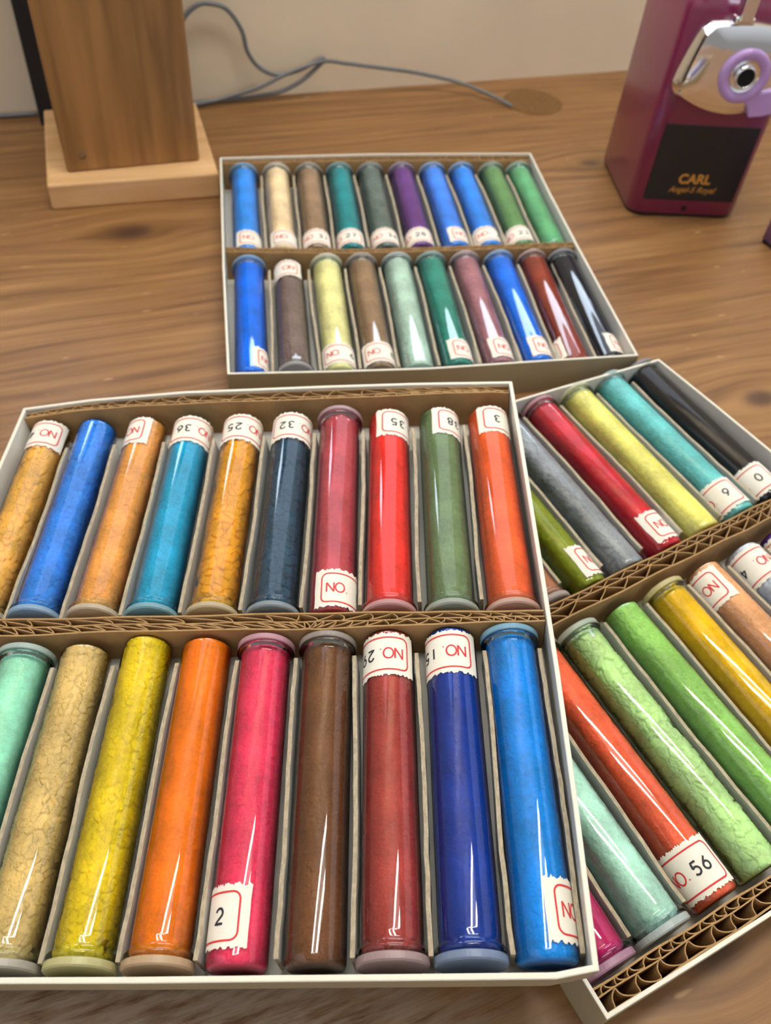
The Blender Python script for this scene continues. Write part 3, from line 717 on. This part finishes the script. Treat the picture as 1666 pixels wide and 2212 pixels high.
# ------------------------------------------------------------------ pencil sharpener
M_mag = simple('magenta_enamel', srgb(114, 17, 62), .28, coat=.6, spec=.6)
M_chrome = simple('chrome', (.86, .86, .88, 1), .06, metal=1.0)
M_pblack = simple('black_plastic', srgb(28, 28, 32), .35)
M_gold = simple('gold_print', srgb(214, 150, 62), .5)
M_lav = simple('lavender_plastic', srgb(186, 150, 214), .25, coat=.4)
SF = rot_frame(.17499, .63186, 6.70)
t = thing('pencil_sharpener', 'magenta desktop pencil sharpener with chrome face plate', 'pencil sharpener', SF)
def rrect(x0, x1, y0, y1, r, n=7):
    P = []
    for cx, cy, a in ((x1-r, y0+r, -90), (x1-r, y1-r, 0), (x0+r, y1-r, 90), (x0+r, y0+r, 180)):
        P += [(cx+r*math.cos(math.radians(a+90*i/n)), cy+r*math.sin(math.radians(a+90*i/n))) for i in range(n+1)]
    return P
m = MB(); secs = []
for z, ins in ((.0028, 0), (.004, -.0004), (.148, -.0004), (.156, .002), (.163, .007), (.167, .014), (.168, .022)):
    secs.append([(x, y, z) for x, y in rrect(-.0035+ins, .0865-ins, ins, .100-ins, .0125 if ins < .01 else .006)])
n = len(secs[0]); vs = [p for s_ in secs for p in s_]
fs = [(i*n+k, i*n+(k+1) % n, (i+1)*n+(k+1) % n, (i+1)*n+k) for i in range(len(secs)-1) for k in range(n)]+[tuple(reversed(range(n))), tuple((len(secs)-1)*n+k for k in range(n))]
m.add(vs, fs); m.build('body', M_mag, t, smooth=True)
m = MB(); R2 = rrect(-.002, .085, .0015, .0985, .012); m.add([(x, y, 0) for x, y in R2]+[(x, y, .003) for x, y in R2], [tuple(range(len(R2))), tuple(range(len(R2), 2*len(R2)))]+[(k, (k+1) % len(R2), (k+1) % len(R2)+len(R2), k+len(R2)) for k in range(len(R2))])
m.build('rubber_base', M_pblack, t)
m = MB(); m.box(.0045, .0785, -.0008, .0015, .0145, .0735); m.build('front_panel', M_pblack, t, bevel=.0006)
m = MB(); m.lathe([(-.0006, .0022), (-.0006, .0001)], 16, center=(.0407, .0, .0078)); m.lathe([(-.0006, .0022), (.002, .0022)], 16, center=(.0407, .0, .0078)); m.build('screw_hole', simple('dark_hole', srgb(10, 8, 10), .8), t)
# face plate: a raised faceted chrome shield
out_ = [(.000,.0985),(.008,.0925),(.024,.0868),(.0415,.0845),(.059,.0868),(.075,.0925),(.083,.0985),(.0815,.116),(.0775,.135),(.074,.1410),(.068,.1445),(.0415,.1465),(.015,.1445),(.009,.1410),(.0055,.135),(.0015,.116)]
out_ = [(p.x, p.y) for p in spline([Vector((x, z, 0)) for x, z in out_], 3, closed=True)]
cxy = (.0415, .117)
def ring(sc, yy): return [((x-cxy[0])*sc+cxy[0], yy, (z-cxy[1])*sc+cxy[1]) for x, z in out_]
m = MB(); rs = [ring(1.0, .001), ring(1.0, -.0060), ring(.93, -.0120), ring(.70, -.0142), ring(.40, -.0150)]; n = len(out_)
m.add([p for r_ in rs for p in r_], [(i*n+k, i*n+(k+1) % n, (i+1)*n+(k+1) % n, (i+1)*n+k) for i in range(4) for k in range(n)]+[tuple(4*n+k for k in range(n))])
fp = m.build('face_plate', M_chrome, t, smooth=True); fp.data.set_sharp_from_angle(angle=0.5)
m = MB(); m.lathe([(-.0135, .0178), (-.0172, .0176), (-.0184, .0164), (-.0182, .0130), (-.0168, .0108), (-.0160, .0104)], 48, center=(.0425, 0, .1140)); dial = m.build('adjusting_dial', M_lav, t, smooth=True)
m = MB(); m.lathe([(-.0172, .0125), (-.0160, .0095), (-.0150, .0062), (-.0195, .0060), (-.0200, .0068), (-.0165, .0075)], 40, center=(.0425, 0, .1140)); m.build('chuck_cone', M_chrome, t, smooth=True)
m = MB(); m.lathe([(-.0190, .0061), (-.0190, .0001)], 24, center=(.0425, 0, .1140)); m.build('pencil_hole', simple('hole_black', srgb(6, 6, 8), .9), t)
m = MB(); lb = [(.046,.100),(.052,.0945),(.056,.0868),(.066,.0880),(.0775,.0920),(.0815,.0975),(.079,.110)]
m.add([(x, -.0145, z) for x, z in lb]+[(x, -.0172, z) for x, z in lb], [tuple(range(7)), tuple(range(7, 14))]+[(k, (k+1) % 7, (k+1) % 7+7, k+7) for k in range(7)]); m.build('dial_lobe', M_lav, t, bevel=.001)
m = MB(); m.box(.0245, .0345, -.0170, -.0080, .1465, .1720); m.box(.0225, .0365, -.0160, -.0085, .1450, .1500); m.build('clip_lever', M_chrome, t, bevel=.0012)
def text_mesh(body, size, x, z, mat_, par, shear=0, name='lettering', bold=0.0, y=-.00095):
    cu = bpy.data.curves.new(name, 'FONT'); cu.body = body; cu.size = size; cu.align_x = 'CENTER'; cu.shear = shear; cu.extrude = .00008; cu.offset = bold
    o = bpy.data.objects.new(name, cu); C.objects.link(o)
    me = bpy.data.meshes.new_from_object(o.evaluated_get(bpy.context.evaluated_depsgraph_get()))
    C.objects.unlink(o); bpy.data.objects.remove(o)
    me.materials.clear(); me.materials.append(mat_)
    q = bpy.data.objects.new(name, me); C.objects.link(q); q.parent = par
    q.matrix_local = Matrix.Translation((x, y, z)) @ Matrix.Rotation(PI/2, 4, 'X')
    return q
text_mesh('CARL', .0105, .0410, .0288, M_gold, t, bold=.0003)
text_mesh('Angel-5 Royal', .0066, .0415, .0215, M_gold, t, shear=.3)

# lavender object cut off by the right edge
m = MB(); secs = []
for z, ins in ((.003, 0), (.03, 0), (.046, .001), (.049, .004)):
    secs.append([(x, y, z) for x, y in rrect(ins, .055-ins, ins, .060-ins, .005)])
n = len(secs[0]); m.add([p for s_ in secs for p in s_], [(i*n+k, i*n+(k+1) % n, (i+1)*n+(k+1) % n, (i+1)*n+k) for i in range(3) for k in range(n)]+[tuple(reversed(range(n))), tuple(3*n+k for k in range(n))])
t = thing('plastic_case', 'lavender plastic object cut off by the right edge, near the magenta sharpener', 'case', rot_frame(.2738, .6120, -62))
m.build('case_body', simple('lavender_case', srgb(150, 112, 160), .4), t, smooth=True)
m = MB(); R2 = rrect(.0005, .0545, .0005, .0595, .005); k_ = len(R2); m.add([(x, y, 0) for x, y in R2]+[(x, y, .003) for x, y in R2], [tuple(range(k_)), tuple(range(k_, 2*k_))]+[(k, (k+1) % k_, (k+1) % k_+k_, k+k_) for k in range(k_)]); m.build('case_foot', M_pblack, t)
